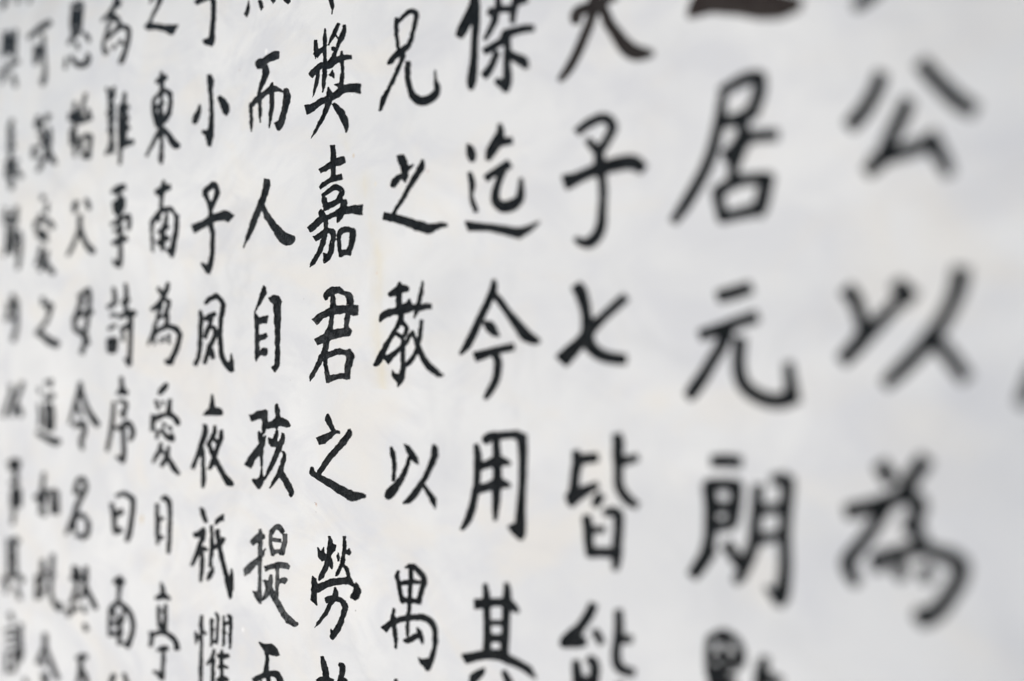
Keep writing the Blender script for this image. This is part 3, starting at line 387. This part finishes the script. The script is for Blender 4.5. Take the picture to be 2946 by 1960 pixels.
# ------------------------------------------------------------------ carving
def catmull(p, n):
    p = np.asarray(p, float)
    if len(p) < 3:
        t = np.linspace(0, 1, max(2, n))[:, None]
        return p[0] * (1 - t) + p[-1] * t
    q = np.vstack([2 * p[0] - p[1], p, 2 * p[-1] - p[-2]])
    out = []
    for i in range(1, len(q) - 2):
        p0, p1, p2, p3 = q[i - 1:i + 3]
        d = np.linalg.norm(p2[:2] - p1[:2])
        for k in range(n):
            t = k / n
            m1, m2 = 0.42 * (p2 - p0), 0.42 * (p3 - p1)
            h = (2 * t**3 - 3 * t**2 + 1) * p1 + (t**3 - 2 * t**2 + t) * m1 + (3 * t**2 - 2 * t**3) * p2 + (t**3 - t**2) * m2
            out.append(h)
    out.append(p[-1])
    out = np.array(out)
    out[:, 2] = np.maximum(out[:, 2], 1.0)
    return out

def parse(sheet, text):
    ox, oy, s = CROP[sheet]
    polys, strokes = [], []
    for part in text.split('/'):
        if part[0] == 'P':
            v = np.array([float(c) for c in part[1:].split(',')]).reshape(-1, 2)
            polys.append(v / s + (ox, oy))
        else:
            v = np.array([[float(c) for c in q.split(',')] for q in part.split()])
            v = v / s
            v[:, 0] += ox; v[:, 1] += oy
            strokes.append(v)
    return polys, strokes

def value_noise(X, Y, cell, rng):
    gx, gy = X / cell, Y / cell
    ix, iy = np.floor(gx).astype(int), np.floor(gy).astype(int)
    fx, fy = gx - ix, gy - iy
    fx, fy = fx * fx * (3 - 2 * fx), fy * fy * (3 - 2 * fy)
    tab = rng.random((64, 64)) * 2 - 1
    g = lambda a, b: tab[a % 64, b % 64]
    return (g(ix, iy) * (1 - fx) + g(ix + 1, iy) * fx) * (1 - fy) + (g(ix, iy + 1) * (1 - fx) + g(ix + 1, iy + 1) * fx) * fy

def char_field(sheet, text, step, rng, rough):
    polys, strokes = parse(sheet, text)
    allp = np.vstack([p[:, :2] for p in polys] + [np.vstack([s[:, :2] - s[:, 2:3] / 2, s[:, :2] + s[:, 2:3] / 2]) for s in strokes])
    lo, hi = allp.min(0) - 18 - 2 * step, allp.max(0) + 18 + 2 * step
    nx, ny = int((hi[0] - lo[0]) / step) + 2, int((hi[1] - lo[1]) / step) + 2
    xs, ys = lo[0] + np.arange(nx) * step, lo[1] + np.arange(ny) * step
    F = np.full((ny, nx), 20.0)
    PAD = 17.0
    def window(a, b, r):
        i0 = max(0, int((min(a[0], b[0]) - r - PAD - lo[0]) / step)); i1 = min(nx, int((max(a[0], b[0]) + r + PAD - lo[0]) / step) + 2)
        j0 = max(0, int((min(a[1], b[1]) - r - PAD - lo[1]) / step)); j1 = min(ny, int((max(a[1], b[1]) + r + PAD - lo[1]) / step) + 2)
        return i0, i1, j0, j1
    for st in strokes:
        c = catmull(st, 5)
        seglen = np.linalg.norm(np.diff(c[:, :2], axis=0), axis=1)
        along = np.concatenate([[0], np.cumsum(seglen)])
        tot = along[-1]
        d0 = c[0, :2] - c[1, :2]; d0 /= (np.linalg.norm(d0) + 1e-9)
        d1 = c[-1, :2] - c[-2, :2]; d1 /= (np.linalg.norm(d1) + 1e-9)
        for k in range(len(c) - 1):
            a, b = c[k], c[k + 1]
            r = max(a[2], b[2]) / 2
            i0, i1, j0, j1 = window(a, b, r)
            if i1 <= i0 or j1 <= j0: continue
            X, Y = np.meshgrid(xs[i0:i1], ys[j0:j1])
            ab = b[:2] - a[:2]
            L2 = ab @ ab + 1e-9
            t = np.clip(((X - a[0]) * ab[0] + (Y - a[1]) * ab[1]) / L2, 0, 1)
            d = np.hypot(X - a[0] - t * ab[0], Y - a[1] - t * ab[1]) - (a[2] + (b[2] - a[2]) * t) / 2
            if along[k] < c[0, 2] * 0.8:
                d = np.maximum(d, (X - c[0, 0]) * d0[0] + (Y - c[0, 1]) * d0[1] - 0.12 * c[0, 2])
            if tot - along[k + 1] < c[-1, 2] * 0.8:
                d = np.maximum(d, (X - c[-1, 0]) * d1[0] + (Y - c[-1, 1]) * d1[1] - 0.12 * c[-1, 2])
            F[j0:j1, i0:i1] = np.minimum(F[j0:j1, i0:i1], d)
    for p in polys:
        i0, i1, j0, j1 = window(p.min(0), p.max(0), 0)
        X, Y = np.meshgrid(xs[i0:i1], ys[j0:j1])
        dd = np.full(X.shape, 1e9); ins = np.zeros(X.shape, bool)
        for k in range(len(p)):
            a, b = p[k], p[(k + 1) % len(p)]
            ab = b - a
            t = np.clip(((X - a[0]) * ab[0] + (Y - a[1]) * ab[1]) / (ab @ ab + 1e-9), 0, 1)
            dd = np.minimum(dd, np.hypot(X - a[0] - t * ab[0], Y - a[1] - t * ab[1]))
            cr = ((a[1] > Y) != (b[1] > Y)) & (X < (b[0] - a[0]) * (Y - a[1]) / (b[1] - a[1] + 1e-12) + a[0])
            ins ^= cr
        d = np.where(ins, -dd, dd) - 0.6
        F[j0:j1, i0:i1] = np.minimum(F[j0:j1, i0:i1], d)
    # slight rounding where strokes meet, then the chisel's uneven edge
    G = np.pad(F, 1, mode='edge')
    F = (G[1:-1, 1:-1] * 4 + G[:-2, 1:-1] + G[2:, 1:-1] + G[1:-1, :-2] + G[1:-1, 2:]) / 8
    X, Y = np.meshgrid(xs, ys)
    F = F + rough * (0.75 * value_noise(X, Y, 4.5, rng) + 0.9 * value_noise(X + 77, Y + 31, 12.0, rng))
    return xs, ys, F

def contour(xs, ys, F, level):
    """inside faces (marching squares on F < level) -> vertex list in photo space, faces, boundary loops"""
    G = F - level
    ny, nx = G.shape
    I = G < 0
    cnt = I[:-1, :-1].astype(int) + I[:-1, 1:] + I[1:, 1:] + I[1:, :-1]
    vid, verts, faces, nxt = {}, [], [], {}
    def corner(j, i):
        k = (0, j, i)
        if k not in vid:
            vid[k] = len(verts); verts.append((xs[i], ys[j]))
        return vid[k]
    def cross(j0, i0, j1, i1):
        if (j1, i1) < (j0, i0): j0, i0, j1, i1 = j1, i1, j0, i0
        k = (1, j0, i0, j1, i1)
        if k not in vid:
            t = G[j0, i0] / (G[j0, i0] - G[j1, i1])
            vid[k] = len(verts)
            verts.append((xs[i0] + (xs[i1] - xs[i0]) * t, ys[j0] + (ys[j1] - ys[j0]) * t))
        return vid[k]
    for j, i in zip(*np.nonzero(cnt)):
        cs = ((j, i), (j, i + 1), (j + 1, i + 1), (j + 1, i))
        if cnt[j, i] == 4:
            faces.append([corner(*c) for c in cs]); continue
        poly, kind = [], []
        for k in range(4):
            a, b = cs[k], cs[(k + 1) % 4]
            if I[a]: poly.append(corner(*a)); kind.append(0)
            if I[a] != I[b]: poly.append(cross(*a, *b)); kind.append(1 if I[a] else 2)   # 1 leaving, 2 entering
        faces.append(poly)
        n = len(poly)
        for k in range(n):
            if kind[k] == 1: nxt.setdefault(poly[k], []).append(poly[(k + 1) % n])
    loops, seen = [], set()
    for s in list(nxt):
        if s in seen: continue
        lp, v = [], s
        while v not in seen and v in nxt:
            seen.add(v); lp.append(v); v = nxt[v][0]
        if len(lp) > 5: loops.append(lp)
    return np.array(verts), faces, loops

def pieces(n, faces):
    par = list(range(n))
    def root(a):
        while par[a] != a:
            par[a] = par[par[a]]; a = par[a]
        return a
    for p in faces:
        r = root(p[0])
        for q in p[1:]: par[root(q)] = r
    grp = {}
    for p in faces: grp.setdefault(root(p[0]), []).append(p)
    return sorted(grp.values(), key=len, reverse=True)

def simplify(P, tol):
    P = np.asarray(P)
    n = len(P)
    keep = np.zeros(n, bool)
    far = int(np.argmax(((P - P[0]) ** 2).sum(1)))
    keep[0] = keep[far] = True
    Q = np.vstack([P, P[:1]])
    stack = [(0, far), (far, n)]
    while stack:
        a, b = stack.pop()
        if b - a < 2: continue
        d = Q[b] - Q[a]
        r = Q[a + 1:b] - Q[a]
        L = math.hypot(*d)
        h = np.abs(r[:, 0] * d[1] - r[:, 1] * d[0]) / L if L > 1e-9 else np.hypot(r[:, 0], r[:, 1])
        k = int(np.argmax(h))
        if h[k] > tol:
            keep[a + 1 + k] = True
            stack += [(a, a + 1 + k), (a + 1 + k, b)]
    return P[keep]

# ------------------------------------------------------------------ unseen ground under the tablet, added to bounce light up
def box_mesh(name, x0, x1, y0, y1, z0, z1):
    me = bpy.data.meshes.new(name)
    v = [(x, y, z) for z in (z0, z1) for y in (y0, y1) for x in (x0, x1)]
    f = [(0, 2, 3, 1), (4, 5, 7, 6), (0, 1, 5, 4), (2, 6, 7, 3), (0, 4, 6, 2), (1, 3, 7, 5)]
    me.from_pydata(v, [], f)
    return me

gm = bpy.data.meshes.new('bounce_ground')
gm.from_pydata([(-30, -30, 0), (30, -30, 0), (30, 30, 0), (-30, 30, 0)], [], [(0, 1, 2, 3)])
gm.materials.append(ADDED_STONE)
ground = bpy.data.objects.new('bounce_ground', gm)
ground['kind'] = 'structure'
COL.objects.link(ground)

# a square block added unseen at the tablet's right-hand end to cast soft shade
pm = box_mesh('added_shade_block', 0.13, 0.50, -0.34, 0.14, 0.0, 2.018)
pm.materials.append(ADDED_STONE)
shade_block = bpy.data.objects.new('added_shade_block', pm)
shade_block['label'] = 'unseen grey block added to shade the end of the marble tablet'
shade_block['category'] = 'shade_block'
COL.objects.link(shade_block)
# an unseen ledge along the tablet's top, added to darken the upper face
cm_ = box_mesh('added_shade_ledge', -2.45, 0.56, -0.24, 0.18, 2.02, 2.20)
cm_.materials.append(ADDED_STONE)
shade_ledge = bpy.data.objects.new('added_shade_ledge', cm_)
shade_ledge['label'] = 'unseen grey ledge added to shade the top of the marble tablet'
shade_ledge['category'] = 'shade_ledge'
COL.objects.link(shade_ledge)

# ------------------------------------------------------------------ the marble tablet with its carved characters
SX0, SX1, SZ0, SZ1, THICK, CH = -2.35, 0.126, 0.0, 2.02, 0.12, 0.006
tablet = bpy.data.objects.new('marble_tablet', None)
tablet.empty_display_size = 0.2
COL.objects.link(tablet)
slab_me = bpy.data.meshes.new('slab')
slab = bpy.data.objects.new('slab', slab_me)
slab.parent = tablet
COL.objects.link(slab)
tablet['label'] = 'white veined marble tablet carved with columns of black painted Chinese characters'
tablet['category'] = 'stone tablet'

rng = np.random.default_rng(11)
holes, fields = [], []
for sheet, ch, wear, text in GLYPHS:
    kind = sheet[0]
    step = {'A': 1.7, 'B': 1.7, 'C': 2.6, 'D': 2.4, 'E': 3.6}[kind]
    rough = {'A': 1.55, 'B': 1.5, 'C': 0.6, 'D': 0.8, 'E': 0.8}[kind]
    xs, ys, F = char_field(sheet, text, step, rng, rough)
    F = F - ({'A': 0.75, 'B': 0.75, 'C': 2.0, 'D': 3.8, 'E': 8.5}[kind] if ch != '點' else 8.5) - (1.0 if kind == 'B' and ch and ch in '東南為愛目亭于小子夙夜祗' else 2.4 if ch in '大七皆能' and ch else 2.4 if (sheet, ch) == ('D2', '子') else 2.5 if sheet[0] == 'E' and ch in '公以為' and ch else 0.0)
    fields.append((xs, ys, F, step))
    V, _, loops = contour(xs, ys, F, 0.4)
    for lp in loops:
        P = simplify(V[lp], 0.22 if kind in 'AB' else 0.35)
        if len(P) < 4: continue
        hx, hz = to_plane(P[:, 0], P[:, 1])
        holes.append(np.stack([hx, hz], 1))
    # the painted trough: starts a hair under the stone's edge, falls steeply to a rough flat floor
    V, faces, _ = contour(xs, ys, F, 1.1)
    X, Z = to_plane(V[:, 0], V[:, 1])
    fi = np.clip((V[:, 0] - xs[0]) / step, 0, len(xs) - 1.001); fj = np.clip((V[:, 1] - ys[0]) / step, 0, len(ys) - 1.001)
    ii, jj = fi.astype(int), fj.astype(int); fi -= ii; fj -= jj
    f = (F[jj, ii] * (1 - fi) + F[jj, ii + 1] * fi) * (1 - fj) + (F[jj + 1, ii] * (1 - fi) + F[jj + 1, ii + 1] * fi) * fj
    t = np.clip((0.7 - f) / 3.6, 0, 1)
    depth = 0.00005 + 0.00085 * (t * (2 - t)) + t * 0.00012 * (value_noise(V[:, 0], V[:, 1], 3.0, rng) + value_noise(V[:, 0], V[:, 1], 8.0, rng))
    depth = np.maximum(depth, 0.00003)
    body = None
    for fs in pieces(len(V), faces):                 # largest piece first; the free-standing strokes follow as its children
        if body is not None and len(fs) < 6: continue
        ids = np.array(sorted({i for p in fs for i in p}))
        if (f[ids] > 0.35).all(): continue           # never broke the surface
        loc = {int(i): k for k, i in enumerate(ids)}
        x, z, y = X[ids], Z[ids], depth[ids]
        cx, cz = float((x.min() + x.max()) / 2), float((z.min() + z.max()) / 2)
        nm = 'character' if body is None else 'stroke'
        me = bpy.data.meshes.new(nm)
        me.from_pydata(np.stack([x - cx, y, z - cz], 1).tolist(), [], [[loc[i] for i in p[::-1]] for p in fs])
        me.polygons.foreach_set('use_smooth', [True] * len(me.polygons))
        me.materials.append(PAINT)
        o = bpy.data.objects.new(nm, me)
        o['wear'] = float(wear) * (1.4 if wear < 0.9 else 3.0)
        o['faded'] = 0.32 if (sheet, wear) == ('E1', .5) else (0.22 if ch == '大' else 0.0)
        COL.objects.link(o)
        if body is None:
            body = o
            o.parent = tablet
            o.location = (cx, 0, cz)
            if ch: o['label'] = 'carved and black painted character ' + ch
        else:
            o.parent = body
            o.location = (cx - body.location.x, 0, cz - body.location.z)

# front face: one sheet of stone with every carved outline cut out of it
pts = [(SX0 + CH, SZ0), (SX1 - CH, SZ0), (SX1 - CH, SZ1 - CH), (SX0 + CH, SZ1 - CH)]
pts = [Vector(p) for p in pts]
loops_i = [[0, 1, 2, 3]]
for h in holes:
    b = len(pts)
    pts += [Vector((float(p[0]), float(p[1]))) for p in h]
    loops_i.append(list(range(b, b + len(h))))
edges_i = [(lp[k], lp[(k + 1) % len(lp)]) for lp in loops_i for k in range(len(lp))]
vo, eo, fo, ov, oe, of = delaunay_2d_cdt(pts, edges_i, [], 0, 1e-7, False)
P2 = np.array([(p.x, p.y) for p in vo])
T3 = np.array([f[:3] for f in fo])
cen = P2[T3].mean(1)
qx, qy = to_photo(cen[:, 0], cen[:, 1])
cut = np.zeros(len(cen), bool)
for xs, ys, F, step in fields:
    gi, gj = (qx - xs[0]) / step, (qy - ys[0]) / step
    m = np.nonzero((gi >= 0) & (gj >= 0) & (gi < len(xs) - 1) & (gj < len(ys) - 1))[0]
    i, j = gi[m].astype(int), gj[m].astype(int)
    u, w = gi[m] - i, gj[m] - j
    val = (F[j, i] * (1 - u) + F[j, i + 1] * u) * (1 - w) + (F[j + 1, i] * (1 - u) + F[j + 1, i + 1] * u) * w
    cut[m[val < 0.4]] = True
keep = [f for f, c in zip(fo, cut) if not c]
verts = [(p.x, 0.0, p.y) for p in vo]
faces = []
for f in keep:
    a, b, c = (vo[i] for i in f[:3])
    s = (b.x - a.x) * (c.y - a.y) - (b.y - a.y) * (c.x - a.x)
    faces.append(tuple(f) if s > 0 else tuple(reversed(f)))
n0 = len(verts)
# chamfer, sides, back
fr = [(SX0 + CH, 0, SZ0), (SX1 - CH, 0, SZ0), (SX1 - CH, 0, SZ1 - CH), (SX0 + CH, 0, SZ1 - CH)]
md = [(SX0, CH, SZ0), (SX1, CH, SZ0), (SX1, CH, SZ1), (SX0, CH, SZ1)]
bk = [(SX0, THICK, SZ0), (SX1, THICK, SZ0), (SX1, THICK, SZ1), (SX0, THICK, SZ1)]
verts += fr + md + bk
F0, M0, B0 = n0, n0 + 4, n0 + 8
for k in range(4):
    k2 = (k + 1) % 4
    faces.append((F0 + k, M0 + k, M0 + k2, F0 + k2))
    faces.append((M0 + k, B0 + k, B0 + k2, M0 + k2))
faces.append((B0 + 3, B0 + 2, B0 + 1, B0))
slab_me.from_pydata(verts, [], faces)
slab_me.materials.append(MARBLE)
slab_me.update()
print('tablet faces', len(faces), 'holes', len(holes), 'hole verts', len(pts))
